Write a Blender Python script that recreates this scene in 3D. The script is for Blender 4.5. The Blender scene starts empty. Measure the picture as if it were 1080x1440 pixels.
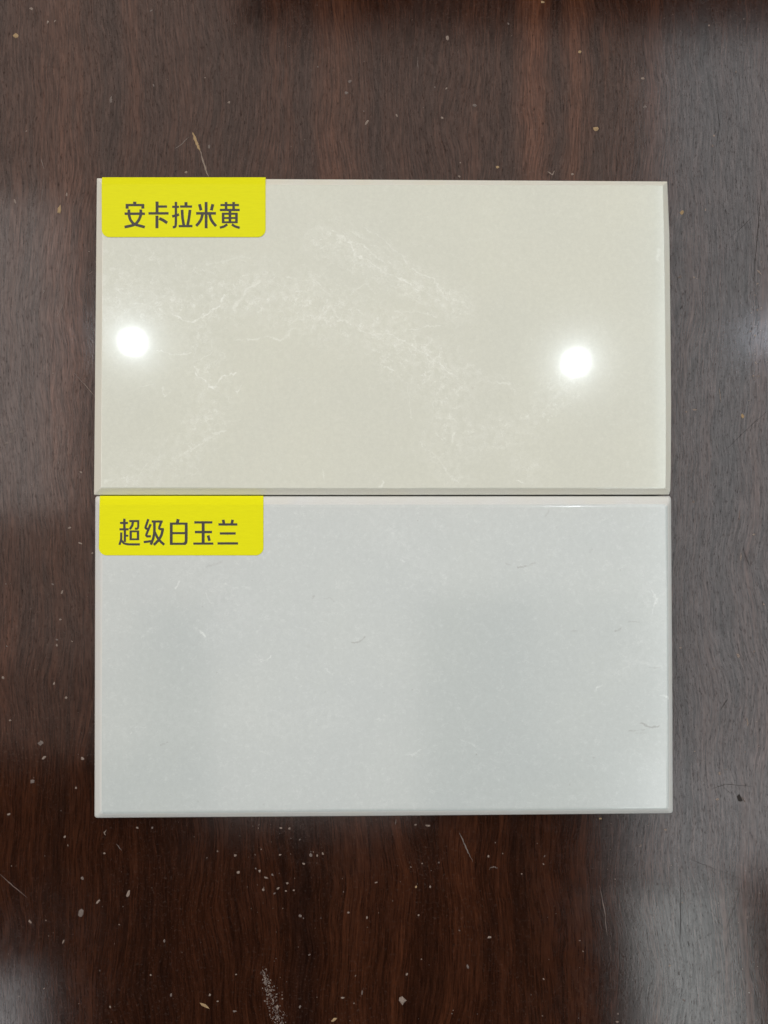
import bpy, bmesh, math, random
from mathutils import Vector, Euler

random.seed(7)
sc = bpy.context.scene
COL = sc.collection
MM = 0.001

# ------------------------------------------------------------------ camera
TOP = 0.012                                   # height of the tile tops above the table
cam_d = bpy.data.cameras.new("camera")
cam = bpy.data.objects.new("camera", cam_d)
COL.objects.link(cam)
CAM_LOC = Vector((0.0, -0.005, TOP + 0.270))
CAM_ROT = Euler((math.radians(1.05), 0, 0))
cam.location = CAM_LOC
cam.rotation_euler = CAM_ROT
cam_d.sensor_fit = 'VERTICAL'
cam_d.sensor_height = 36.0
cam_d.lens = 27.04
cam_d.clip_start = 0.01
cam_d.clip_end = 50
sc.camera = cam
FPX = 27.04 / 36.0 * 1440.0
RM = CAM_ROT.to_matrix()


def ray(px, py):
    return (RM @ Vector(((px - 540) / FPX, (720 - py) / FPX, -1.0)))


def P(px, py, z=0.0):
    """point of the photograph (1080 x 1440) on the level plane at height z"""
    d = ray(px, py)
    t = (z - CAM_LOC.z) / d.z
    return CAM_LOC + d * t


def overhead(px, py, z, H):
    """ceiling spot whose mirror image lies at that point of the level plane z"""
    p = P(px, py, z)
    d = (p - CAM_LOC)
    d.z = -d.z
    return p + d * ((H - z) / d.z)


# ------------------------------------------------------------------ world, lamps, exposure
world = bpy.data.worlds.new("World")
sc.world = world
world.use_nodes = True
wb = world.node_tree.nodes["Background"]
wb.inputs[0].default_value = (1.0, 0.95, 0.88, 1)
wb.inputs[1].default_value = 0.02
sc.view_settings.view_transform = 'Standard'
sc.view_settings.look = 'None'
sc.view_settings.exposure = 0.21
sc.view_settings.gamma = 1.0
sc.view_settings.use_curve_mapping = False
sc.cycles.max_bounces = 4
sc.cycles.diffuse_bounces = 2
sc.cycles.glossy_bounces = 2

CEIL = 2.40


def downlight(loc, dia, radiance, col=(1, 1, 1)):
    l = bpy.data.lights.new("downlight", 'AREA')
    l.shape = 'DISK'
    l.size = dia
    l.energy = radiance * math.pi * math.pi * dia * dia / 4
    l.color = col
    o = bpy.data.objects.new("downlight", l)
    o.location = loc
    COL.objects.link(o)
    return o


def panel(px0, py0, px1, py1, radiance, col, z=0.0, H=CEIL, rot=0.0):
    """a level area light standing in for lit ceiling, given by the corners of its mirror image on the table"""
    a = overhead(px0, py0, z, H)
    b = overhead(px1, py1, z, H)
    l = bpy.data.lights.new("ceiling_stand_in_light", 'AREA')
    l.shape = 'RECTANGLE'
    l.size = abs(b.x - a.x)
    l.size_y = abs(a.y - b.y)
    l.energy = radiance * math.pi * l.size * l.size_y
    l.color = col
    o = bpy.data.objects.new("ceiling_stand_in_light", l)
    o.location = (a + b) / 2
    o.rotation_euler = (0, 0, math.radians(rot))
    COL.objects.link(o)
    return o


COOL = (0.93, 0.98, 1.0)
# the two downlights mirrored in the polished tile, and one over the right edge of the table
downlight(overhead(187, 481, TOP, CEIL), 0.062, 105, (0.84, 0.93, 1.0))
downlight(overhead(810, 510, TOP, CEIL), 0.062, 105, (0.84, 0.93, 1.0))
downlight(overhead(1085, 470, 0, CEIL), 0.10, 18, (0.8, 0.88, 1.0))
# more downlights added out of view to brighten the tiles
for dx, dy in ((-2.5, 0.9), (2.6, 0.9), (-2.5, 2.9), (-0.85, 2.9), (0.8, 2.9), (2.6, 2.9), (-2.6, -1.6)):
    downlight(Vector((dx, dy, CEIL)), 0.092, 90, COOL)
# area lights standing in for lit ceiling, shaped for reflections (laid edge to edge)
WARM, NEUT, COLD = (1.0, 0.83, 0.74), (1.0, 0.91, 0.86), (0.94, 0.98, 1.0)
for x0, y0, x1, y1, rad, col in (
        (-900, -300, 330, 280, 1.3, WARM), (-900, 280, 100, 720, 2.7, NEUT), (100, 280, 330, 720, 1.1, WARM),
        (-900, 720, 195, 930, 1.0, WARM), (-900, 930, 195, 1060, 0.6, WARM), (195, 720, 330, 850, 1.0, WARM),
        (330, 42, 920, 720, 1.25, WARM), (300, 850, 590, 1150, 1.25, NEUT), (330, 720, 590, 850, 1.25, NEUT),
        (590, 720, 920, 835, 1.2, NEUT), (745, 835, 920, 1060, 0.55, NEUT),
        (920, 45, 1300, 430, 2.5, COLD), (920, 430, 1300, 1060, 2.7, COLD), (905, 1060, 1300, 1230, 3.2, COLD),
        (850, 1060, 903, 1230, 1.0, COLD), (-200, 1375, 45, 1600, 3.2, COLD), (-900, -1300, 1700, -340, 1.6, NEUT)):
    panel(x0, y0, x1, y1, rad, col)
panel(905, 1240, 1062, 1600, 4.1, (0.93, 1.0, 1.0), rot=7)


# ------------------------------------------------------------------ node helper
class NT:
    def __init__(s, name):
        s.mat = bpy.data.materials.new(name)
        s.mat.use_nodes = True
        s.t = s.mat.node_tree
        s.N = s.t.nodes
        s.N.clear()
        s.out = s.N.new('ShaderNodeOutputMaterial')

    def put(s, sock, v):
        if v is None:
            return
        if isinstance(v, bpy.types.NodeSocket):
            s.t.links.new(v, sock)
        else:
            sock.default_value = v

    def coord(s):
        n = s.N.new('ShaderNodeTexCoord')
        return s.vm('SCALE', n.outputs['Object'], scale=1000.0)      # millimetres

    def vm(s, op, a, b=None, scale=None):
        n = s.N.new('ShaderNodeVectorMath')
        n.operation = op
        s.put(n.inputs[0], a)
        if b is not None:
            s.put(n.inputs[1], b)
        if scale is not None:
            s.put(n.inputs['Scale'], scale)
        return n.outputs['Value'] if op in ('LENGTH', 'DOT_PRODUCT', 'DISTANCE') else n.outputs['Vector']

    def m(s, op, a, b=None, c=None, clamp=False):
        n = s.N.new('ShaderNodeMath')
        n.operation = op
        n.use_clamp = clamp
        s.put(n.inputs[0], a)
        s.put(n.inputs[1], b)
        s.put(n.inputs[2], c)
        return n.outputs[0]

    def noise(s, v, scale=1.0, detail=2.0, rough=0.5, lac=2.0, color=False, dist=0.0):
        n = s.N.new('ShaderNodeTexNoise')
        s.put(n.inputs['Vector'], v)
        n.inputs['Scale'].default_value = scale
        n.inputs['Detail'].default_value = detail
        n.inputs['Roughness'].default_value = rough
        n.inputs['Lacunarity'].default_value = lac
        n.inputs['Distortion'].default_value = dist
        return n.outputs['Color'] if color else n.outputs['Fac']

    def rng(s, v, a, b, c=0.0, d=1.0, smooth=False):
        n = s.N.new('ShaderNodeMapRange')
        n.interpolation_type = 'SMOOTHSTEP' if smooth else 'LINEAR'
        s.put(n.inputs[0], v)
        for i, x in enumerate((a, b, c, d)):
            s.put(n.inputs[i + 1], x)
        return n.outputs[0]

    def ramp(s, v, stops, interp='LINEAR'):
        n = s.N.new('ShaderNodeValToRGB')
        n.color_ramp.interpolation = interp
        e = n.color_ramp.elements
        while len(e) < len(stops):
            e.new(0.5)
        for el, (p, c) in zip(e, stops):
            el.position = p
            el.color = (*c, 1)
        s.put(n.inputs[0], v)
        return n.outputs[0]

    def mix(s, f, a, b, blend='MIX'):
        n = s.N.new('ShaderNodeMix')
        n.data_type = 'RGBA'
        n.blend_type = blend
        s.put(n.inputs[0], f)
        for i, x in ((6, a), (7, b)):
            s.put(n.inputs[i], (*x, 1) if isinstance(x, tuple) and len(x) == 3 else x)
        return n.outputs[2]

    def sep(s, v):
        n = s.N.new('ShaderNodeSeparateXYZ')
        s.put(n.inputs[0], v)
        return n.outputs

    def comb(s, x, y, z=0.0):
        n = s.N.new('ShaderNodeCombineXYZ')
        for i, v in enumerate((x, y, z)):
            s.put(n.inputs[i], v)
        return n.outputs[0]

    def bump(s, h, strength, dist, normal=None):
        n = s.N.new('ShaderNodeBump')
        n.inputs['Strength'].default_value = strength
        n.inputs['Distance'].default_value = dist
        s.put(n.inputs['Height'], h)
        s.put(n.inputs['Normal'], normal)
        return n.outputs[0]

    def seg(s, p, a, b):
        """distance (mm) from p to the stroke a-b"""
        ba = Vector(b) - Vector(a)
        pa = s.vm('SUBTRACT', p, tuple(a))
        if ba.length < 1e-6:
            return s.vm('LENGTH', pa)
        h = s.m('MULTIPLY', s.vm('DOT_PRODUCT', pa, tuple(ba)), 1.0 / ba.length_squared, clamp=True)
        return s.vm('LENGTH', s.vm('SUBTRACT', pa, s.vm('SCALE', tuple(ba), scale=h)))

    def strokes(s, p, lst, conv):
        """lst: (points, half width mm, strength) -> mask"""
        acc = None
        for pts, w, k in lst:
            pp = [conv(*q) for q in pts]
            if acc is not None:                      # keeps the node chain in order (shader stack)
                n = s.N.new('ShaderNodeVectorMath')
                n.operation = 'MULTIPLY_ADD'
                s.put(n.inputs[0], acc)
                n.inputs[1].default_value = (1e-6, 1e-6, 1e-6)
                s.put(n.inputs[2], p)
                p = n.outputs[0]
            if len(pp) == 1:
                pp = pp * 2
            d = None
            for a, b in zip(pp, pp[1:]):
                e = s.seg(p, a, b)
                d = e if d is None else s.m('MINIMUM', d, e)
            v = s.rng(d, w, 0.0, 0.0, k, smooth=True)
            acc = v if acc is None else s.m('MAXIMUM', acc, v)
        return acc

    def bsdf(s, **kw):
        n = s.N.new('ShaderNodeBsdfPrincipled')
        for k, v in kw.items():
            k = k.replace('_', ' ')
            if isinstance(v, tuple) and len(v) == 3 and n.inputs[k].type == 'RGBA':
                v = (*v, 1)
            s.put(n.inputs[k], v)
        s.t.links.new(n.outputs[0], s.out.inputs[0])
        return s.mat


def mesh_obj(name, verts, faces, mat, parent=None, origin=None, mats=None, fmat=None, smooth=False):
    o0 = Vector(origin) if origin is not None else Vector((0, 0, 0))
    me = bpy.data.meshes.new(name)
    me.from_pydata([tuple(Vector(v) - o0) for v in verts], [], faces)
    for m_ in (mats or [mat]):
        me.materials.append(m_)
    if fmat:
        for f, i in zip(me.polygons, fmat):
            f.material_index = i
    if smooth:
        for f in me.polygons:
            f.use_smooth = True
    me.update()
    ob = bpy.data.objects.new(name, me)
    COL.objects.link(ob)
    ob.parent = parent
    return ob


# ------------------------------------------------------------------ table top
def wood_material():
    n = NT("varnished_dark_wood")
    p = n.coord()
    X, Y, Z = n.sep(p)
    # the grain runs up the table and swings gently
    low = n.noise(n.vm('MULTIPLY', p, (1, 0.8, 1)), 0.012, 2, 0.5)
    low2 = n.noise(n.vm('ADD', p, (310, 40, 0)), 0.035, 2, 0.5)
    xw = n.m('ADD', X, n.m('ADD', n.m('MULTIPLY', low, 22.0), n.m('MULTIPLY', low2, 4.0)))
    # broad bands of colour across the width
    band = n.noise(n.comb(xw, n.m('MULTIPLY', Y, 0.04)), 0.075, 3, 0.55)
    band2 = n.noise(n.comb(n.m('ADD', xw, 87.0), n.m('MULTIPLY', Y, 0.05)), 0.30, 3, 0.6)
    mid = n.noise(n.comb(n.m('ADD', xw, 31.0), n.m('MULTIPLY', Y, 0.022)), 0.75, 3, 0.6)
    bb = n.m('ADD', n.m('MULTIPLY', band, 0.55), n.m('ADD', n.m('MULTIPLY', band2, 0.25), n.m('MULTIPLY', mid, 0.20)))
    base = n.ramp(bb, [(0.34, (0.012, 0.0043, 0.0023)), (0.45, (0.0185, 0.0062, 0.0030)),
                       (0.56, (0.030, 0.0100, 0.0046)), (0.68, (0.058, 0.0194, 0.0086))])
    # a reddish streak right of the middle and a few more, as they run in this board
    wob = n.m('ADD', X, n.rng(low2, 0.0, 1.0, -5, 5))

    def streak(px, half, k):
        x0 = P(px, 150).x * 1000
        d = n.m('ABSOLUTE', n.m('SUBTRACT', wob, x0))
        return n.m('MULTIPLY', n.rng(d, half, 0, 0, k, smooth=True), n.rng(band2, 0.3, 0.62, 0.35, 1))
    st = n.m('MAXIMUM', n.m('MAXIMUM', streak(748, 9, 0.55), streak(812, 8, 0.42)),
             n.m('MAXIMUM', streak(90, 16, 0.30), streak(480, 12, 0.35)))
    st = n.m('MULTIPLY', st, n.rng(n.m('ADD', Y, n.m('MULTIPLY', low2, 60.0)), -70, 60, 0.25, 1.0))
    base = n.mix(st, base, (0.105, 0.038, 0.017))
    dk = n.m('MAXIMUM', n.m('MAXIMUM', streak(785, 4, 0.35), streak(430, 7, 0.5)), streak(845, 4, 0.6))
    base = n.mix(dk, base, (0.012, 0.0055, 0.004))
    # fibres and pores
    fib = n.noise(n.comb(xw, n.m('MULTIPLY', Y, 0.055), 3.0), 1.9, 3, 0.65)
    pores = n.noise(n.comb(xw, n.m('MULTIPLY', Y, 0.22), 11.0), 2.6, 2, 0.6)
    ray_ = n.noise(n.comb(n.m('ADD', xw, n.m('MULTIPLY', Y, 0.13)), n.m('MULTIPLY', Y, 0.10), 5.0), 1.6, 2, 0.6)
    base = n.mix(n.rng(fib, 0.36, 0.64), n.mix(1.0, base, (0.62, 0.58, 0.55), 'MULTIPLY'), n.mix(1.0, base, (1.4, 1.38, 1.34), 'MULTIPLY'))
    base = n.mix(n.rng(ray_, 0.52, 0.72, 0, 0.55), base, n.mix(1.0, base, (1.75, 1.75, 1.8), 'MULTIPLY'))
    base = n.mix(n.rng(pores, 0.37, 0.28, 0, 0.7), base, (0.007, 0.004, 0.003))
    # light dust film in the pores
    dust = n.noise(p, 0.9, 4, 0.7)
    cl = n.noise(p, 0.03, 2, 0.5)
    base = n.mix(n.m('MULTIPLY', n.rng(dust, 0.56, 0.75), n.rng(cl, 0.4, 0.7, 0.03, 0.13)), base, (0.32, 0.28, 0.25))
    # fine criss-cross scuffs in the varnish
    sc_ = None
    for ang, sd in ((0.5, 3), (-0.9, 17), (1.35, 31), (-0.2, 57)):
        c, s_ = math.cos(ang), math.sin(ang)
        u = n.m('ADD', n.m('MULTIPLY', X, c), n.m('MULTIPLY', Y, s_))
        v = n.m('ADD', n.m('MULTIPLY', X, -s_), n.m('MULTIPLY', Y, c))
        a = n.noise(n.comb(n.m('MULTIPLY', u, 3.4), n.m('MULTIPLY', v, 0.10), float(sd)), 1.0, 1, 0.5)
        a = n.rng(n.m('ABSOLUTE', n.m('SUBTRACT', a, 0.5)), 0.012, 0.0)
        sc_ = a if sc_ is None else n.m('ADD', sc_, a)
    fine = n.noise(p, 3.2, 3, 0.65)
    h = n.m('ADD', n.m('MULTIPLY', fine, 0.8), n.m('MULTIPLY', pores, 1.0))
    nb = n.bump(h, 0.22, 0.00003)
    sheen = n.m('MULTIPLY', n.rng(pores, 0.26, 0.44, 0.4, 1.0), n.rng(n.m('ADD', n.m('MULTIPLY', fib, 0.6), n.m('MULTIPLY', ray_, 0.4)), 0.36, 0.62, 0.68, 1.12))
    wear = n.noise(p, 0.045, 3, 0.6)
    crough = n.m('ADD', n.rng(wear, 0.3, 0.7, 0.075, 0.12), n.m('MULTIPLY', sc_, 0.06))
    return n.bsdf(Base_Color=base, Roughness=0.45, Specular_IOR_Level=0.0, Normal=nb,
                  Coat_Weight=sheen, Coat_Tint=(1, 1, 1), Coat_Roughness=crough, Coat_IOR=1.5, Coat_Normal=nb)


def build_table():
    hx, hy, th = 0.26, 0.32, 0.03
    v, f = [], []
    xs, ys = (-hx, hx), (-hy, hy)
    for z in (0, -th):
        for y in ys:
            for x in xs:
                v.append((x, y, z))
    f = [(0, 1, 3, 2), (4, 6, 7, 5), (0, 4, 5, 1), (2, 3, 7, 6), (0, 2, 6, 4), (1, 5, 7, 3)]
    o = mesh_obj('table_top', v, f, wood_material())
    b = o.modifiers.new('edge', 'BEVEL')
    b.width = 0.003
    b.segments = 3
    o['kind'] = 'structure'
    o['label'] = 'scratched glossy dark brown wooden table top under both tiles'
    return o


table = build_table()


# ------------------------------------------------------------------ stone tiles
def near(lst, box):
    """the strokes that can reach a field of the face (photo pixels)"""
    x0, y0, x1, y1 = box
    out = []
    for pts, w, k in lst:
        r = (w + 6.0) * 4.1
        if max(p[0] for p in pts) > x0 - r and min(p[0] for p in pts) < x1 + r \
                and max(p[1] for p in pts) > y0 - r and min(p[1] for p in pts) < y1 + r:
            out.append((pts, w, k))
    return out


def stone_material(name, base, light, dark, origin, veins, bands, streaks, darks, coat_rough, rough, seed, box, wisp):
    n = NT(name)
    p = n.coord()
    conv = lambda px, py: tuple(((P(px, py, TOP) - origin) * 1000.0)[:2]) + (TOP * 1000.0,)
    veins, bands, streaks, darks = (near(l, box) for l in (veins, bands, streaks, darks))
    q = n.vm('ADD', p, (seed * 17.3, seed * 5.1, 0))
    w1 = n.vm('SUBTRACT', n.noise(q, 0.16, 2, 0.5, color=True), (0.5, 0.5, 0.5))
    w2 = n.vm('SUBTRACT', n.noise(q, 0.9, 4, 0.68, color=True), (0.5, 0.5, 0.5))
    wp = n.vm('ADD', p, n.vm('ADD', n.vm('MULTIPLY', w1, (4.5, 4.5, 0)), n.vm('MULTIPLY', w2, (2.3, 2.3, 0))))
    wp = n.vm('ADD', n.vm('MULTIPLY', wp, (1, 1, 0)), (0, 0, TOP * 1000.0))
    bn = n.noise(q, 0.55, 4, 0.7)
    brk = n.rng(bn, 0.36, 0.60, 0.15, 1.0)
    col = n.mix(n.rng(n.noise(q, 0.028, 2, 0.5), 0.3, 0.7), base, tuple(c * k for c, k in zip(base, (0.965, 0.97, 0.985))))
    # small scattered shell flecks through the whole stone
    line = n.m('MULTIPLY', n.rng(n.noise(q, 1.4, 3, 0.6), 0.62, 0.76, 0, wisp), n.rng(bn, 0.45, 0.6))
    # faint wisps drifting through all of it
    wsp = n.vm('ADD', q, n.vm('SCALE', n.vm('ADD', w1, w2), scale=2.2))
    ws = n.m('ABSOLUTE', n.m('SUBTRACT', n.noise(n.vm('MULTIPLY', wsp, (0.8, 1.3, 1)), 0.19, 4, 0.65), 0.5))
    line = n.m('MAXIMUM', line, n.m('MULTIPLY', n.rng(ws, 0.03, 0.0, 0, wisp), n.rng(bn, 0.44, 0.64)))
    if veins:
        line = n.m('MAXIMUM', line, n.m('MULTIPLY', n.strokes(wp, veins, conv), brk))
    if bands:
        bm = n.strokes(wp, bands, conv)
        wq = n.vm('ADD', q, n.vm('SCALE', n.vm('ADD', w1, w2), scale=3.0))
        r1 = n.m('ABSOLUTE', n.m('SUBTRACT', n.noise(wq, 0.13, 4, 0.62), 0.5))
        r2 = n.m('ABSOLUTE', n.m('SUBTRACT', n.noise(n.vm('ADD', wq, (77, 31, 0)), 0.27, 4, 0.65), 0.5))
        cr = n.m('MAXIMUM', n.rng(r1, 0.024, 0.0, 0, 0.95), n.rng(r2, 0.022, 0.0, 0, 0.75))
        cr = n.m('MULTIPLY', cr, n.rng(n.noise(n.vm('ADD', q, (9, 9, 0)), 0.35, 3, 0.7), 0.38, 0.60))
        cloud = n.rng(n.noise(wq, 0.45, 5, 0.7), 0.44, 0.74, 0, 0.46)
        line = n.m('MAXIMUM', line, n.m('MULTIPLY', bm, n.m('MAXIMUM', cr, cloud)))
    if streaks:
        sm = n.strokes(wp, streaks, conv)
        X, Y, Z = n.sep(wp)
        ca, sa = math.cos(math.radians(-33)), math.sin(math.radians(-33))
        u = n.m('ADD', n.m('MULTIPLY', X, ca), n.m('MULTIPLY', Y, sa))
        v = n.m('ADD', n.m('MULTIPLY', X, -sa), n.m('MULTIPLY', Y, ca))
        r3 = n.m('ABSOLUTE', n.m('SUBTRACT', n.noise(n.comb(n.m('MULTIPLY', u, 0.07), n.m('MULTIPLY', v, 0.62), 4.0), 1.0, 3, 0.6), 0.5))
        line = n.m('MAXIMUM', line, n.m('MULTIPLY', sm, n.m('MULTIPLY', n.rng(r3, 0.022, 0.0), brk)))
    col = n.mix(line, col, light)
    gr = n.noise(q, 0.8, 5, 0.8)
    col = n.mix(1.0, col, n.ramp(gr, [(0.34, (0.94, 0.945, 0.945)), (0.66, (1.02, 1.02, 1.02))]), 'MULTIPLY')
    if darks:
        dw = n.vm('ADD', p, n.vm('MULTIPLY', w2, (1.6, 1.6, 0)))
        dm = n.m('MULTIPLY', n.strokes(dw, darks, conv), n.rng(bn, 0.36, 0.55, 0.15, 0.66))
        col = n.mix(dm, col, dark)
    h = n.noise(q, 1.6, 2, 0.5)
    nb = n.bump(h, 0.10, 0.00002)
    gb = n.bump(n.noise(q, 3.0, 1, 0.5), 0.30, 0.00002)
    return n.bsdf(Base_Color=col, Roughness=rough, Specular_IOR_Level=0.5, Normal=gb, Coat_Weight=1.0,
                  Coat_Roughness=coat_rough, Coat_Normal=nb)


def ground_edge_material(name, base):
    n = NT(name)
    p = n.coord()
    g = n.noise(p, 2.2, 4, 0.65)
    l = n.noise(p, 0.08, 2, 0.5)
    c = n.mix(n.rng(g, 0.3, 0.7), tuple(x * 0.9 for x in base), base)
    c = n.mix(n.rng(l, 0.35, 0.65, 0, 0.5), c, tuple(x * k for x, k in zip(base, (0.96, 0.93, 0.86))))
    return n.bsdf(Base_Color=c, Roughness=0.55, Specular_IOR_Level=0.4, Normal=n.bump(g, 0.5, 0.00008))


def thing(name, label, cat, loc, group=None):
    e = bpy.data.objects.new(name, None)
    e.empty_display_size = 0.02
    e.location = loc
    COL.objects.link(e)
    e['label'] = label
    e['category'] = cat
    if group:
        e['group'] = group
    return e


def slab(root, origin, outer, inner, drop, face_mat, edge_mat, round_w, cuts):
    """outer / inner: outlines of the slab and of its polished face (photo points, same count)"""
    zo = TOP - drop
    k = len(outer)
    v = [P(x, y, TOP) for x, y in inner] + [P(x, y, zo) for x, y in outer]
    v += [Vector((a.x, a.y, 0.0002)) for a in v[k:2 * k]]
    f = [tuple(range(k - 1, -1, -1))]
    fm = [0]
    for i in range(k):
        j = (i + 1) % k
        f.append((i, j, k + j, k + i)); fm.append(1)
        f.append((k + i, k + j, 2 * k + j, 2 * k + i)); fm.append(1)
    f.append(tuple(range(2 * k, 3 * k))); fm.append(1)
    xs, ys = cuts
    cells = [(xs[i], ys[j], xs[i + 1], ys[j + 1]) for j in range(len(ys) - 1) for i in range(len(xs) - 1)]
    mats = [face_mat(c) for c in cells]
    o = mesh_obj('slab', v, f, None, root, origin, mats + [edge_mat], [m_ * len(mats) for m_ in fm])
    bm = bmesh.new()
    bm.from_mesh(o.data)

    def top_geom():
        fs = [q for q in bm.faces if q.normal.z > 0.99]
        es = {e for q in fs for e in q.edges}
        vs = {w for q in fs for w in q.verts}
        return fs + list(es) + list(vs)
    bm.normal_update()
    for x in xs[1:-1]:
        c = P(x, 700, TOP) - origin
        bmesh.ops.bisect_plane(bm, geom=top_geom(), plane_co=c, plane_no=(1, 0, 0))
        bm.normal_update()
    for y in ys[1:-1]:
        c = P(540, y, TOP) - origin
        bmesh.ops.bisect_plane(bm, geom=top_geom(), plane_co=c, plane_no=(0, 1, 0))
        bm.normal_update()
    for q in bm.faces:
        if q.normal.z > 0.99:
            c = q.calc_center_median() + origin
            best = min(range(len(cells)), key=lambda i: (P((cells[i][0] + cells[i][2]) / 2, (cells[i][1] + cells[i][3]) / 2, TOP) - c).length)
            q.material_index = best
    bm.to_mesh(o.data)
    bm.free()
    b = o.modifiers.new('worn_arris', 'BEVEL')
    b.width = round_w
    b.segments = 3
    b.limit_method = 'ANGLE'
    b.angle_limit = math.radians(25)
    return o


S = lambda pts, w=0.45, k=0.6: (pts, w, k)
VEINS = [
    S([(449, 336), (458, 332)], .6, .7), S([(473, 330), (489, 339), (511, 346), (527, 361), (540, 368)], .5, .75),
    S([(489, 339), (498, 356), (524, 372), (543, 382), (569, 393), (587, 406)], .55, .85),
    S([(566, 364), (592, 385), (607, 393), (631, 424)], .5, .7), S([(511, 320), (535, 336), (571, 367)], .4, .4),
    S([(556, 437), (613, 444)], .5, .5), S([(576, 463), (620, 459)], .4, .65),
    S([(475, 453), (492, 453), (517, 469), (545, 470), (579, 482), (615, 509), (644, 530)], .5, .75),
    S([(405, 457), (418, 447)], .6, .5), S([(434, 465), (452, 442), (467, 429), (475, 447)], .7, .6),
    S([(403, 390), (444, 394), (462, 411)], .6, .5), S([(491, 416), (517, 398), (527, 411)], .5, .45),
    S([(244, 442), (260, 452), (275, 453), (293, 443), (306, 429), (317, 418)], .6, .85),
    S([(327, 437), (350, 406), (371, 390)], 1.1, .6), S([(164, 447), (200, 429), (239, 411)], .8, .35),
    S([(291, 372), (322, 364), (350, 361)], .7, .4),
    S([(274, 524), (286, 532), (293, 543), (301, 544), (311, 535), (330, 527)], .5, 1.0), S([(291, 543), (303, 542)], .8, 1.0),
    S([(276, 517), (284, 527)], .4, .8), S([(223, 492), (241, 497), (265, 495)], .45, .7), S([(337, 541), (335, 552)], .35, .7),
    S([(192, 544), (215, 539)], .4, .45), S([(228, 545), (231, 559), (241, 550)], .35, .5),
    S([(252, 641), (269, 631), (296, 615), (317, 605)], .5, .55), S([(192, 672), (210, 649)], .35, .45),
    S([(146, 677), (156, 676)], 1.0, .5), S([(298, 478), (296, 498), (283, 506)], .45, .6),
    S([(332, 478), (376, 475), (392, 480), (418, 462)], .6, .55), S([(540, 513), (556, 522)], .35, .75),
    S([(614, 553)], 1.3, .8), S([(628, 562)], 1.1, .6), S([(620, 584)], 1.4, .5), S([(613, 607), (620, 618)], .5, .5),
    S([(636, 610), (637, 623)], .6, .6), S([(592, 623), (620, 652), (644, 680)], .4, .5), S([(540, 674), (533, 685)], .5, 1.0),
    S([(454, 660), (456, 675)], .35, .5), S([(571, 537), (579, 584)], .4, .35), S([(686, 537), (717, 541)], .5, .5),
    S([(743, 585)], 1.3, .7), S([(722, 597)], 1.3, .6), S([(774, 576)], .9, .6), S([(771, 593)], .7, .7), S([(810, 572)], .8, .5),
    S([(727, 675), (739, 679)], .5, .7), S([(750, 655), (758, 655)], .5, .55), S([(924, 350), (925, 366)], 1.0, .4),
    S([(147, 394)], 1.2, .7), S([(192, 425), (199, 425)], .4, .8),
]
BANDS = [
    ([(140, 410), (230, 420), (330, 410), (430, 420), (540, 470), (640, 540)], 20, 0.85),
    ([(280, 470), (300, 560), (260, 640), (170, 680)], 14, 0.7),
    ([(450, 340), (540, 380), (640, 430)], 12, 0.75),
    ([(610, 540), (640, 620), (740, 600), (790, 550)], 12, 0.7),
    ([(600, 620), (650, 690)], 8, 0.5), ([(150, 360), (290, 370), (370, 390)], 10, 0.55),
    ([(730, 650), (760, 670)], 8, 0.6), ([(400, 270), (520, 320)], 8, 0.25),
]
CREAM_DARK = [([(684, 341)], .5, .55), ([(688, 408)], .35, .4), ([(664, 546), (668, 545)], .35, .5), ([(270, 574)], .6, .25),
              ([(715, 558)], .4, .35)]
W_LIGHT = [
    S([(275, 882), (291, 895)], .9, .9), S([(249, 826), (253, 819)], .7, .9), S([(318, 822)], 1.2, .7), S([(290, 836), (300, 850)], .6, .4),
    S([(335, 851)], .9, .5), S([(566, 788)], .9, .9), S([(623, 809)], 1.5, .6), S([(550, 752)], 1.1, .5),
    S([(919, 832), (923, 845), (918, 862)], .5, .8), S([(910, 830), (914, 834)], .5, .6), S([(838, 971), (846, 965)], .7, .8),
    S([(929, 979), (943, 979)], .6, .8), S([(571, 1062), (592, 1055)], .5, .5), S([(447, 1013)], .6, .7), S([(186, 1030)], .7, .8),
    S([(192, 1023), (208, 1024)], .4, .45), S([(646, 1039), (670, 1050)], .5, .4), S([(530, 1013), (540, 1012)], .5, .4),
    S([(365, 928), (374, 928), (380, 922)], .4, .6), S([(720, 885)], .6, .4), S([(460, 940), (464, 943)], .5, .5),
    S([(195, 895), (215, 885)], .6, .35), S([(330, 826), (352, 825)], .6, .4), S([(620, 948)], .6, .4), S([(880, 930), (930, 935)], 1.2, .3),
]
W_BANDS = [([(270, 800), (330, 850), (300, 890)], 12, 0.45), ([(540, 740), (620, 810)], 12, 0.35), ([(900, 820), (925, 870), (880, 940)], 11, 0.5),
           ([(150, 1030), (330, 1010), (480, 1010)], 12, 0.25)]
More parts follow.
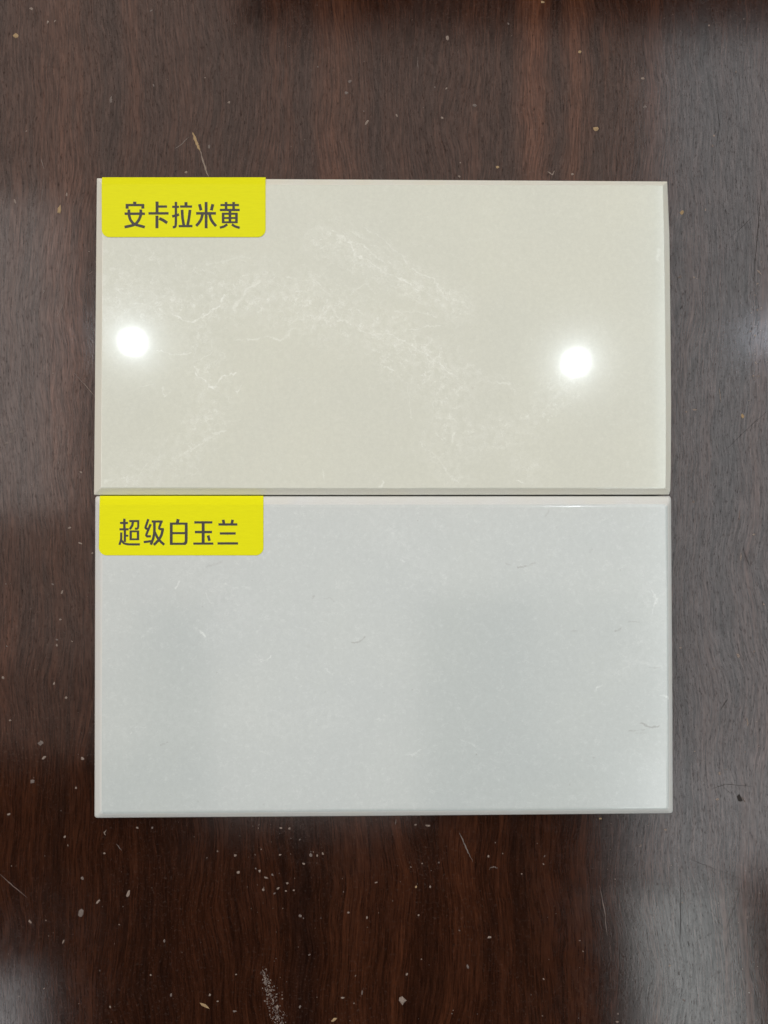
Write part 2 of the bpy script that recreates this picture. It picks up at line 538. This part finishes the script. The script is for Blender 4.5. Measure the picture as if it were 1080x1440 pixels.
W_DARK = [
    ([(711, 792), (719, 795)], .4, .4), ([(728, 798), (741, 796), (753, 791)], .45, .65), ([(865, 888), (873, 884)], .55, .6),
    ([(884, 874), (899, 875)], .4, .4), ([(803, 888), (811, 887)], .5, .35), ([(495, 904), (506, 903), (513, 896)], .42, .7),
    ([(439, 842), (441, 838)], .5, .6), ([(456, 842), (464, 841), (470, 846)], .35, .5), ([(588, 732)], .45, .9), ([(434, 909)], 1.3, .3),
    ([(901, 1016), (914, 1023), (927, 1021)], .5, .8), ([(885, 1028), (906, 1026)], .4, .5), ([(895, 1031), (908, 1031)], .3, .35),
    ([(835, 1066)], .6, .5), ([(801, 1103)], .7, .4), ([(670, 1061)], .45, .9), ([(305, 946)], .5, .9), ([(226, 1048), (236, 1044)], .35, .6),
    ([(278, 1127)], .5, .6), ([(371, 1131)], .5, .5), ([(285, 853)], .5, .7), ([(195, 807)], .5, .5), ([(155, 912)], .4, .7),
    ([(290, 797), (304, 793), (312, 790)], .6, .35), ([(865, 1041)], .6, .35), ([(448, 1020)], .4, .5), ([(540, 974)], .5, .35),
    ([(580, 970)], .5, .4), ([(458, 973)], .45, .4), ([(401, 1089)], .45, .5), ([(354, 817)], .5, .4), ([(832, 772), (830, 776)], .8, .25),
    ([(872, 802)], .5, .5), ([(767, 726), (772, 718)], .5, .3), ([(783, 742)], .6, .3), ([(913, 939), (928, 939)], .4, .3), ([(905, 742)], .8, .25),
]

# --- upper, cream tile
c_org = P(540, 475, 0); c_org.z = 0
cream = thing('stone_sample_tile', 'cream beige polished marble tile with pale cracked veins, above the white tile', 'tile', c_org,
              'marble sample tiles on the table')
CREAM = (0.622, 0.674, 0.585)
STREAKS = [([(470, 330), (550, 380), (640, 430)], 13, 0.65), ([(500, 455), (640, 530)], 8, 0.6), ([(670, 530), (720, 545)], 6, 0.5)]
cream_face = lambda box: stone_material('cream_marble', CREAM, (0.84, 0.905, 0.85), (0.38, 0.36, 0.28), c_org, VEINS, BANDS, STREAKS,
                                        CREAM_DARK, 0.055, 0.14, 1, box, 0.16)
cream_edge = ground_edge_material('cream_ground_edge', (0.73, 0.75, 0.675))
slab(cream, c_org,
     [(136, 250.5), (540, 252.5), (938.5, 255), (941.5, 330), (943, 450), (944, 570), (943.5, 660), (942.8, 690), (941, 695.5), (540, 696), (132, 696)],
     [(144.5, 259), (540, 260.5), (932.5, 260.5), (934, 330), (935.5, 450), (936.5, 570), (936.5, 660), (936, 682), (936, 686.5), (540, 686.8), (142, 686)],
     0.0019, cream_face, cream_edge, 0.00022, ((142, 270, 400, 530, 660, 936), (259, 470, 687)))

# --- lower, white tile
w_org = P(540, 922, 0); w_org.z = 0
white = thing('stone_sample_tile', 'pale grey white stone tile with faint dark flecks, below the cream tile', 'tile', w_org,
              'marble sample tiles on the table')
WHITE = (0.560, 0.630, 0.620)
white_face = lambda box: stone_material('white_marble', WHITE, (0.81, 0.88, 0.87), (0.22, 0.235, 0.225), w_org, W_LIGHT, W_BANDS, [],
                                        W_DARK, 0.11, 0.36, 4, box, 0.30)
white_edge = ground_edge_material('white_ground_edge', (0.69, 0.73, 0.72))
slab(white, w_org,
     [(133, 697.4), (540, 697.6), (944.5, 697.4), (945.5, 860), (946.5, 1000), (947, 1144.5), (540, 1148), (132, 1151)],
     [(143, 710), (540, 710.5), (938.5, 710), (939.5, 860), (940, 1000), (940.2, 1138), (540, 1140.5), (141.5, 1144)],
     0.0019, white_face, white_edge, 0.0008, ((142, 400, 680, 940), (710, 920, 1142)))


# ------------------------------------------------------------------ yellow stickers with printed characters
def sticker_material(name, c):
    n = NT(name)
    p = n.coord()
    g = n.noise(n.vm('MULTIPLY', p, (0.25, 2.0, 1)), 1.0, 3, 0.6)
    col = n.mix(n.rng(g, 0.3, 0.7), tuple(x * 0.955 for x in c), c)
    h = n.noise(p, 0.12, 2, 0.5)
    return n.bsdf(Base_Color=col, Roughness=0.5, Specular_IOR_Level=0.12, Normal=n.bump(h, 0.35, 0.0006))


def ink_material():
    n = NT('dark_grey_ink')
    p = n.coord()
    g = n.noise(p, 3.0, 3, 0.6)
    return n.bsdf(Base_Color=n.mix(g, (0.022, 0.023, 0.019), (0.045, 0.045, 0.038)), Roughness=0.5)


INK = ink_material()
ADH = 0.00014


def sticker(root, origin, x0t, x1t, x0b, x1b, yt, yi, yb, mat, label):
    """folds over the back edge (yt), lies on the chamfer up to yi and on the face down to yb"""
    za, zb = TOP - 0.0019 + ADH, TOP + ADH
    r = 11.0
    flat = [(x0t - 0.6, yi), (x1t, yi)]
    for i in range(9):
        a = math.radians(i * 90 / 8)
        flat.append((x1b - r + r * math.cos(a), yb - r + r * math.sin(a)))
    for i in range(9):
        a = math.radians(90 + i * 90 / 8)
        flat.append((x0b + r + r * math.cos(a), yb - r + r * math.sin(a)))
    v = [P(x, y, zb) for x, y in flat]
    k = len(v)
    a0, a1 = P(x0t, yt, za), P(x1t, yt, za)
    a0.y += 0.00012; a1.y += 0.00012
    v += [a0, a1, Vector((a0.x, a0.y, 0.0012)), Vector((a1.x, a1.y, 0.0012))]
    f = [tuple(range(k - 1, -1, -1)), (0, 1, k + 1, k), (k, k + 1, k + 3, k + 2)]
    o = mesh_obj('label_sticker', v, f, mat, root, origin)
    s = o.modifiers.new('paper', 'SOLIDIFY')
    s.thickness = 0.00011
    s.offset = 0
    b = o.modifiers.new('crease', 'BEVEL')
    b.width = 0.0004
    b.segments = 3
    b.limit_method = 'ANGLE'
    b.angle_limit = math.radians(20)
    o['label'] = label
    return o


def ribbon(pts, w, z, X0, Y0):
    """one printed stroke: a mitred strip in the label plane"""
    pp = [Vector((X0 + x / 12.0, Y0 + y / 12.0)) for x, y in pts]
    # soften bends
    if len(pp) > 2:
        q = [pp[0]]
        for i in range(1, len(pp) - 1):
            a, b, c = pp[i - 1], pp[i], pp[i + 1]
            m1 = b.lerp(a, 0.25); m2 = b.lerp(c, 0.25)
            q += [m1, (m1 + m2) * 0.25 + b * 0.5, m2]
        q.append(pp[-1])
        pp = q
    hw = w * 1.1 / 24.0
    v = []
    for i, c in enumerate(pp):
        d = (pp[min(i + 1, len(pp) - 1)] - pp[max(i - 1, 0)]).normalized()
        nrm = Vector((-d.y, d.x)) * hw
        v += [P(*(c + nrm), z), P(*(c - nrm), z)]
    f = [(2 * i, 2 * i + 1, 2 * i + 3, 2 * i + 2) for i in range(len(pp) - 1)]
    return v, f


def character(parent, origin, strokes, X0, Y0, sym):
    V, F = [], []
    for i, (pts, w) in enumerate(strokes):
        v, f = ribbon(pts, w, TOP + ADH + 0.000085 + i * 0.000004, X0, Y0)
        b = len(V)
        V += v
        F += [tuple(b + j for j in q) for q in f]
    o = mesh_obj('printed_character', V, F, INK, parent, origin)
    # all strips face up
    me = o.data
    for p_ in me.polygons:
        if p_.normal.z < 0:
            p_.flip()
    me.update()
    o['label'] = 'dark grey printed character ' + sym
    return o


G = {}
G['安'] = [([(293, 103), (293, 160)], 50), ([(140, 160), (450, 160)], 36), ([(165, 146), (165, 222)], 45), ([(430, 146), (430, 219)], 45),
          ([(122, 306), (465, 306)], 38), ([(195, 235), (195, 320), (215, 400), (260, 465), (310, 492), (463, 532)], 42),
          ([(396, 235), (396, 330), (365, 410), (315, 475), (260, 502), (122, 532)], 42)]
G['卡'] = [([(670, 100), (670, 318)], 46), ([(680, 185), (838, 185)], 36), ([(525, 300), (864, 300)], 38), ([(668, 338), (668, 552)], 46),
          ([(706, 385), (775, 415), (840, 462)], 46)]
G['拉'] = [([(988, 105), (988, 470), (978, 530), (935, 534)], 38), ([(925, 190), (1040, 190)], 34), ([(925, 352), (1042, 320)], 40),
          ([(1158, 110), (1158, 180)], 46), ([(1058, 185), (1260, 185)], 34), ([(1092, 240), (1100, 380), (1122, 508)], 42),
          ([(1226, 240), (1210, 370), (1185, 508)], 42), ([(1035, 515), (1268, 515)], 36)]
G['米'] = [([(305, 145), (333, 250)], 45), ([(532, 145), (506, 250)], 45), ([(418, 108), (418, 552)], 44), ([(250, 300), (583, 300)], 40),
          ([(357, 315), (337, 395), (297, 460), (250, 512)], 42), ([(475, 315), (498, 400), (538, 462), (586, 515)], 42)]
G['黄'] = [([(660, 160), (972, 160)], 34), ([(650, 243), (985, 243)], 36), ([(755, 108), (755, 235)], 40), ([(882, 108), (882, 235)], 40),
          ([(820, 250), (820, 455)], 42), ([(705, 291), (705, 464)], 40), ([(930, 291), (930, 464)], 40), ([(688, 306), (948, 306)], 32),
          ([(700, 378), (935, 378)], 30), ([(688, 450), (948, 450)], 30), ([(775, 485), (725, 520), (650, 542)], 36),
          ([(852, 485), (905, 520), (984, 544)], 36)]
G['超'] = [([(178, 112), (178, 305)], 38), ([(105, 185), (240, 185)], 34), ([(97, 292), (250, 292)], 34), ([(187, 290), (187, 505)], 36),
          ([(190, 400), (245, 400)], 30), ([(125, 345), (125, 460), (95, 555)], 34), ([(122, 470), (170, 530), (240, 546), (440, 546)], 34),
          ([(260, 153), (428, 153)], 32), ([(412, 145), (412, 250), (398, 284), (355, 280)], 32), ([(322, 155), (315, 220), (270, 292)], 36),
          ([(285, 312), (285, 475)], 36), ([(408, 312), (408, 475)], 36), ([(270, 326), (424, 326)], 28), ([(270, 460), (424, 460)], 28)]
G['级'] = [([(583, 120), (527, 280), (592, 284)], 36), ([(622, 205), (535, 412), (627, 410)], 36), ([(505, 508), (635, 492)], 36),
          ([(640, 160), (825, 160)], 34), ([(685, 160), (685, 350), (665, 450), (625, 552)], 40), ([(806, 150), (757, 288), (842, 290)], 36),
          ([(828, 285), (805, 390), (760, 470), (675, 556)], 40), ([(690, 340), (740, 440), (790, 500), (852, 552)], 38)]
G['白'] = [([(970, 180), (970, 552)], 44), ([(950, 196), (1240, 196)], 34), ([(1222, 182), (1222, 480), (1214, 525), (1180, 536)], 44), ([(950, 536), (1215, 536)], 34),
          ([(970, 357), (1220, 357)], 34), ([(1068, 196), (1086, 120)], 46)]
G['玉'] = [([(278, 175), (583, 175)], 36), ([(288, 338), (577, 338)], 38), ([(262, 533), (600, 533)], 34), ([(428, 175), (428, 535)], 46),
          ([(512, 395), (535, 487)], 42)]
G['兰'] = [([(765, 130), (780, 205)], 42), ([(925, 130), (910, 205)], 42), ([(685, 210), (1005, 210)], 36), ([(708, 362), (977, 362)], 36),
          ([(670, 530), (1015, 530)], 36)]

st1 = sticker(cream, c_org, 143.5, 373.5, 143, 373.5, 250, 259, 333.5, sticker_material('yellow_sticker', (0.78, 0.80, 0.010)),
              'yellow paper sticker folded over the back edge of the cream tile')
for sym, X0 in (('安', 165), ('卡', 165), ('拉', 165), ('米', 255), ('黄', 255)):
    character(st1, c_org, G[sym], X0, 275, sym)
st2 = sticker(white, w_org, 140.5, 370.5, 139, 370.5, 697.9, 710, 781, sticker_material('bright_yellow_sticker', (0.81, 0.825, 0.004)),
              'yellow paper sticker folded over the back edge of the white tile')
for sym, X0 in (('超', 160), ('级', 160), ('白', 160), ('玉', 250), ('兰', 250)):
    character(st2, w_org, G[sym], X0, 720, sym)


# ------------------------------------------------------------------ dried paint flecks, chips and scratches on the table
def fleck_material(name, a, b):
    n = NT(name)
    g = n.noise(n.coord(), 3.5, 3, 0.6)
    return n.bsdf(Base_Color=n.mix(n.rng(g, 0.3, 0.7), a, b), Roughness=0.8, Specular_IOR_Level=0.3)


M_PALE = fleck_material('dried_plaster', (0.13, 0.10, 0.08), (0.31, 0.26, 0.225))
M_OCHRE = fleck_material('dried_ochre_paint', (0.24, 0.16, 0.08), (0.40, 0.30, 0.17))
M_FAINT = fleck_material('thin_grey_residue', (0.10, 0.083, 0.074), (0.19, 0.16, 0.145))
M_DARK = fleck_material('bare_dark_wood', (0.012, 0.010, 0.009), (0.035, 0.030, 0.027))
M_SCR = fleck_material('pale_scratch', (0.10, 0.075, 0.065), (0.18, 0.145, 0.13))


def fleck_geo(px, py, rx, ry, ang, rnd, h=None):
    """irregular low crumb, radii in photo pixels"""
    k = rnd.choice((7, 8, 9))
    h = h if h is not None else 0.00004 * min(rx, ry)
    rx, ry = rx * 0.75, ry * 0.75
    c, s = math.cos(ang), math.sin(ang)
    V = []
    for ring, zz in ((1.0, 0.00002), (0.55, h)):
        for i in range(k):
            a = 2 * math.pi * i / k
            r = ring * rnd.uniform(0.62, 1.2)
            x, y = rx * r * math.cos(a), ry * r * math.sin(a)
            q = P(px + c * x - s * y, py + s * x + c * y, 0)
            V.append(Vector((q.x, q.y, zz * rnd.uniform(0.8, 1.25) if ring < 1 else zz)))
    F = [tuple(range(2 * k - 1, k - 1, -1))]
    for i in range(k):
        j = (i + 1) % k
        F.append((i, k + i, k + j, j))
    return V, F


def up(o):
    for p_ in o.data.polygons:
        if p_.normal.z < 0:
            p_.flip()
    o.data.update()
    return o


rnd = random.Random(11)
FLECKS = [  # px, py, rx, ry, angle, material
    (22, 50, 5, 4.5, 0, 'o'), (44, 12, 4, 3, .3, 'p'), (67, 31, 2, 3, .5, 'p'), (156, 140, 3, 6, .2, 'f'), (322, 144, 3, 2.2, 0, 'p'),
    (492, 115, 4, 3.5, 0, 'f'), (487, 131, 4, 3.2, .6, 'f'), (516, 172, 2, 6, .6, 'p'), (294, 206, 2.5, 4, .3, 'f'), (262, 242, 3, 2.2, 0, 'p'),
    (763, 3, 4, 2.5, .3, 'o'), (629, 54, 3, 5.5, 0, 'p'), (815, 73, 3.2, 2.4, -.4, 'o'), (997, 36, 1.8, 1.8, 0, 'p'), (904, 110, 4, 2.2, .2, 'p'),
    (622, 166, 3, 2.5, .5, 'p'), (838, 181, 5, 4.5, 0, 'o'), (907, 150, 4, 2.5, 0, 'f'), (700, 235, 3.5, 2.8, 0, 'o'), (646, 248, 3, 2, 0, 'p'),
    (805, 245, 2.5, 2, 0, 'p'), (1035, 101, 2.5, 2.5, 0, 'f'), (1004, 191, 2.4, 2.4, 0, 'p'), (1002, 205, 2, 3, 0, 'f'), (668, 148, 4, 3, 0, 'f'),
    (13, 1145, 4, 2.6, -.4, 'p'), (193, 1164, 2.5, 2, 0, 'p'), (214, 1164, 2.2, 2.4, 0, 'f'), (147, 1200, 2.5, 1.8, 0, 'p'), (115, 1235, 2, 2, 0, 'p'),
    (180, 1257, 3.2, 7, .45, 'p'), (138, 1268, 2.4, 6, .7, 'p'), (114, 1285, 5, 9, .2, 'f'), (42, 1296, 2.4, 4.5, -.7, 'p'), (89, 1324, 1.6, 5, .4, 'p'),
    (407, 1165, 2.4, 2.8, 0, 'p'), (331, 1203, 3, 2.6, .4, 'p'), (335, 1227, 4, 2.8, 0, 'p'), (365, 1225, 2.4, 3.2, 0, 'p'), (374, 1234, 4.5, 2, .3, 'p'),
    (394, 1202, 2.5, 1.8, 0, 'p'), (437, 1202, 3, 4, 0, 'f'), (446, 1203, 2, 3, 0, 'p'), (370, 1251, 2.8, 2.2, 0, 'p'), (391, 1249, 3.4, 2.2, -.4, 'p'),
    (404, 1242, 2.8, 2.4, 0, 'p'), (413, 1252, 2, 1.6, 0, 'p'), (402, 1253, 2.2, 1.6, 0, 'p'), (422, 1288, 3.4, 3, 0, 'f'), (490, 1283, 2.2, 2.2, 0, 'p'), (516, 1290, 1.8, 3, 0, 'p'),
    (231, 1323, 2.5, 3, 0, 'f'), (212, 1371, 2, 2, 0, 'p'), (155, 1416, 2, 2.2, 0, 'p'), (288, 1414, 3.2, 10, -1.0, 'o'), (295, 1399, 2.2, 3, 0, 'p'),
    (306, 1408, 2, 2, 0, 'p'), (330, 1422, 4, 2.4, 0, 'f'), (390, 1416, 3.2, 4, 0, 'p'), (482, 1403, 3.4, 2, 0, 'p'), (470, 1434, 6, 3.4, -.5, 'o'),
    (509, 1396, 2, 5, .1, 'f'), (332, 1370, 1.8, 1.8, 0, 'p'), (602, 1161, 5, 1.8, .1, 'p'), (687, 1204, 2, 2.8, .3, 'p'), (585, 1247, 2, 2.4, 0, 'o'),
    (605, 1247, 2, 2.4, 0, 'p'), (688, 1318, 4, 2.2, -.2, 'p'), (572, 1370, 2.8, 2.4, 0, 'p'), (566, 1407, 7, 7.5, 0, 'p'), (658, 1360, 2.2, 5, -.2, 'f'),
    (844, 1151, 3.4, 1.8, 0, 'o'), (936, 1167, 3, 2.6, .3, 'p'), (942, 1358, 2.2, 1.8, 0, 'p'), (1051, 1290, 2.4, 3.2, 0, 'f'), (868, 1437, 3, 2, 0, 'p'),
    (83, 295, 4, 9, .2, 'o'), (21, 283, 2, 5, -.3, 'p'), (94, 274, 1.8, 4, 0, 'p'), (17, 607, 6, 3, -.5, 'f'), (9, 623, 5, 2.6, -.2, 'f'), (98, 742, 4, 1.8, -.5, 'p'),
    (113, 764, 4.5, 1.4, .3, 'p'), (130, 778, 2.6, 2, 0, 'p'), (87, 833, 2.4, 4, .6, 'p'), (85, 871, 2.6, 1.8, 0, 'p'), (80, 907, 1.8, 2.4, 0, 'p'),
    (4, 953, 2.6, 3, 0, 'p'), (76, 961, 1.6, 4, .3, 'p'), (93, 981, 2.8, 3, 0, 'p'), (57, 1045, 5, 4.4, 0, 'f'), (62, 1065, 2.2, 5, .8, 'p'),
    (116, 1067, 3.8, 3, .5, 'p'), (46, 1099, 5, 4, 0, 'f'), (14, 1013, 2.6, 2, 0, 'p'), (91, 1177, 2.2, 2.8, .4, 'p'), (116, 1235, 2.2, 3, -.3, 'f'),
    (107, 1108, 1.8, 2.6, 0, 'p'), (959, 299, 4, 5, -.3, 'o'), (992, 295, 1.6, 3, 0, 'p'), (956, 390, 3, 3.4, 0, 'f'), (976, 390, 2, 2, 0, 'p'),
    (977, 576, 4, 2, 0, 'p'), (965, 579, 1.4, 2, 0, 'p'), (1044, 585, 3.6, 5, 0, 'o'), (975, 706, 3.4, 3, 0, 'f'), (957, 911, 2.6, 2.2, 0, 'p'),
    (1038, 922, 2.6, 5, -.4, 'p'), (1004, 940, 1.8, 3, .4, 'f'), (1061, 916, 2.4, 2.4, 0, 'f'), (1012, 1088, 2.2, 3.4, 0, 'p'), (1009, 1124, 4, 2.2, 0, 'p'),
    (1060, 752, 2.2, 2, 0, 'p'), (1074, 850, 1.8, 2.2, 0, 'p'),
]
MATS = {'o': M_OCHRE, 'p': M_PALE, 'f': M_FAINT}
for px, py, rx, ry, a, mk in FLECKS:
    v, f = fleck_geo(px, py, rx, ry, a, rnd)
    up(mesh_obj('paint_fleck', v, f, MATS[mk], table))

# the dark chip knocked out of the varnish near the right edge, with a raised pale lip
v, f = fleck_geo(1040, 1122, 4.5, 9, -0.45, rnd, 0.00008)
up(mesh_obj('varnish_chip', v, f, M_DARK, table))
v, f = fleck_geo(1046, 1125, 1.4, 8, -0.45, rnd, 0.00016)
up(mesh_obj('varnish_chip', v, f, M_FAINT, table))


def line_geo(pts, w, z, rnd, taper=True):
    """thin tapering scratch following photo points, width in photo pixels"""
    pp = []
    for a, b in zip(pts, pts[1:]):
        for i in range(6):
            t = i / 6
            pp.append(Vector((a[0] + (b[0] - a[0]) * t + rnd.uniform(-.4, .4), a[1] + (b[1] - a[1]) * t + rnd.uniform(-.4, .4))))
    pp.append(Vector(pts[-1]))
    V = []
    L = len(pp) - 1
    for i, c in enumerate(pp):
        d = (pp[min(i + 1, L)] - pp[max(i - 1, 0)]).normalized()
        hw = 0.5 * w * rnd.uniform(0.5, 1.2) * (math.sin(math.pi * (0.06 + 0.88 * i / L)) if taper else 1)
        n_ = Vector((-d.y, d.x)) * hw
        V += [P(*(c + n_), z), P(*(c - n_), z)]
    F = [(2 * i, 2 * i + 1, 2 * i + 3, 2 * i + 2) for i in range(L)]
    return V, F


SCR = [
    ([(271, 186), (276, 200), (281, 212)], 4.5, M_OCHRE), ([(281, 210), (285, 225), (290, 240), (293, 249)], 2.6, M_PALE),
    ([(266, 192), (255, 203), (246, 209)], 1.4, M_FAINT), ([(770, 241), (777, 246), (780, 240)], 1.8, M_PALE), ([(58, 224), (62, 238)], 1.4, M_FAINT),
    ([(587, 80), (588, 98)], 1.0, M_FAINT), ([(131, 381), (124, 386)], 1.2, M_SCR), ([(90, 425), (80, 446)], 1.2, M_SCR), ([(117, 538), (132, 556)], 1.3, M_PALE),
    ([(104, 524), (118, 540)], .9, M_SCR), ([(0, 1229), (15, 1243), (38, 1262)], 1.5, M_SCR), ([(164, 1187), (171, 1196)], 1.6, M_FAINT),
    ([(150, 1167), (146, 1171), (149, 1175)], 1.6, M_PALE), ([(646, 1171), (651, 1182), (657, 1196), (665, 1212)], 1.8, M_FAINT), ([(688, 1221), (694, 1219), (700, 1221)], 1.5, M_FAINT),
    ([(557, 1152), (556, 1160)], 1.3, M_FAINT), ([(843, 1245), (850, 1278), (854, 1316)], 1.2, M_FAINT), ([(1064, 379), (1071, 386)], 2.2, M_PALE),
    ([(1011, 545), (1014, 566)], 1.3, M_PALE), ([(1040, 718), (1040, 732)], 1.4, M_SCR), ([(1050, 1009), (1052, 1022)], 2.0, M_PALE),
    ([(1042, 776), (1042, 789)], 1.6, M_PALE), ([(62, 250), (57, 290)], .9, M_SCR), ([(75, 470), (74, 500)], 1, M_DARK),
    ([(1072, 250), (1066, 320), (1060, 395)], 1.4, M_DARK), ([(1079, 578), (1048, 606), (1017, 636)], 1.0, M_DARK), ([(1013, 999), (1023, 983)], 2.0, M_DARK),
    ([(1046, 776), (1054, 796)], 1.6, M_DARK), ([(957, 1235), (957, 1290), (956, 1342)], 1.2, M_DARK), ([(983, 1255), (1002, 1282), (1020, 1310), (1034, 1272), (1046, 1236)], 1.0, M_DARK),
    ([(970, 1208), (1000, 1220), (1046, 1238)], .9, M_DARK), ([(1005, 125), (1012, 175), (1003, 240)], 1.0, M_DARK), ([(1020, 1345), (1024, 1325)], .8, M_DARK),
    ([(1020, 340), (1045, 318), (1062, 300)], .9, M_DARK), ([(1000, 1110), (1020, 1103), (1060, 1106)], .9, M_DARK), ([(1015, 1105), (1030, 1118)], .9, M_DARK),
]
for i, (pts, w, m_) in enumerate(SCR):
    if m_ is M_DARK:
        w *= 0.6
    v, f = line_geo(pts, w, 0.000025 + i * 0.000001, rnd)
    up(mesh_obj('scratch', v, f, m_, table))

# the finest dust and grit: far too small and many to count
V, F, FM = [], [], []
for i in range(400):
    if i < 220:
        px, py = rnd.uniform(0, 1080), rnd.uniform(0, 1440)
    elif i < 262:
        px, py = rnd.gauss(390, 45), rnd.gauss(1225, 45)
    elif i < 285:
        px, py = rnd.gauss(388, 9), rnd.gauss(1405, 22)
    elif i < 330:
        px, py = rnd.gauss(1066, 9), rnd.gauss(480, 50)
    else:
        px, py = rnd.uniform(0, 1080), rnd.uniform(1150, 1440)
    if 128 < px < 951 and 246 < py < 1156:
        continue
    r = 0.55 + rnd.random() ** 3 * 1.5
    v, f = fleck_geo(px, py, r, r * rnd.uniform(0.7, 2.2), rnd.uniform(0, 3.1), rnd, 0.00005)
    b = len(V)
    V += v
    F += [tuple(b + j for j in q) for q in f]
    FM += [rnd.choice((0, 0, 1, 1, 1))] * len(f)
o = up(mesh_obj('dust', V, F, None, table, None, [M_PALE, M_FAINT], FM))
o['kind'] = 'stuff'

# a chalky smear near the front edge: a thin drift of the same dust
V, F, FM = [], [], []
for i in range(260):
    t = rnd.random()
    wdt = 4.0 + 9.0 * t
    px = 370 + 24 * t + rnd.gauss(0, 0.5) * wdt
    py = 1366 + 76 * t + rnd.gauss(0, 4)
    r = 0.45 + rnd.random() ** 2 * 1.1
    v, f = fleck_geo(px, py, r, r * rnd.uniform(0.8, 1.8), rnd.uniform(0, 3.1), rnd, 0.00003)
    b = len(V)
    V += v
    F += [tuple(b + j for j in q) for q in f]
    FM += [rnd.choice((0, 1, 1))] * len(f)
o = up(mesh_obj('chalk_smear', V, F, None, table, None, [M_PALE, M_FAINT], FM))
o['kind'] = 'stuff'
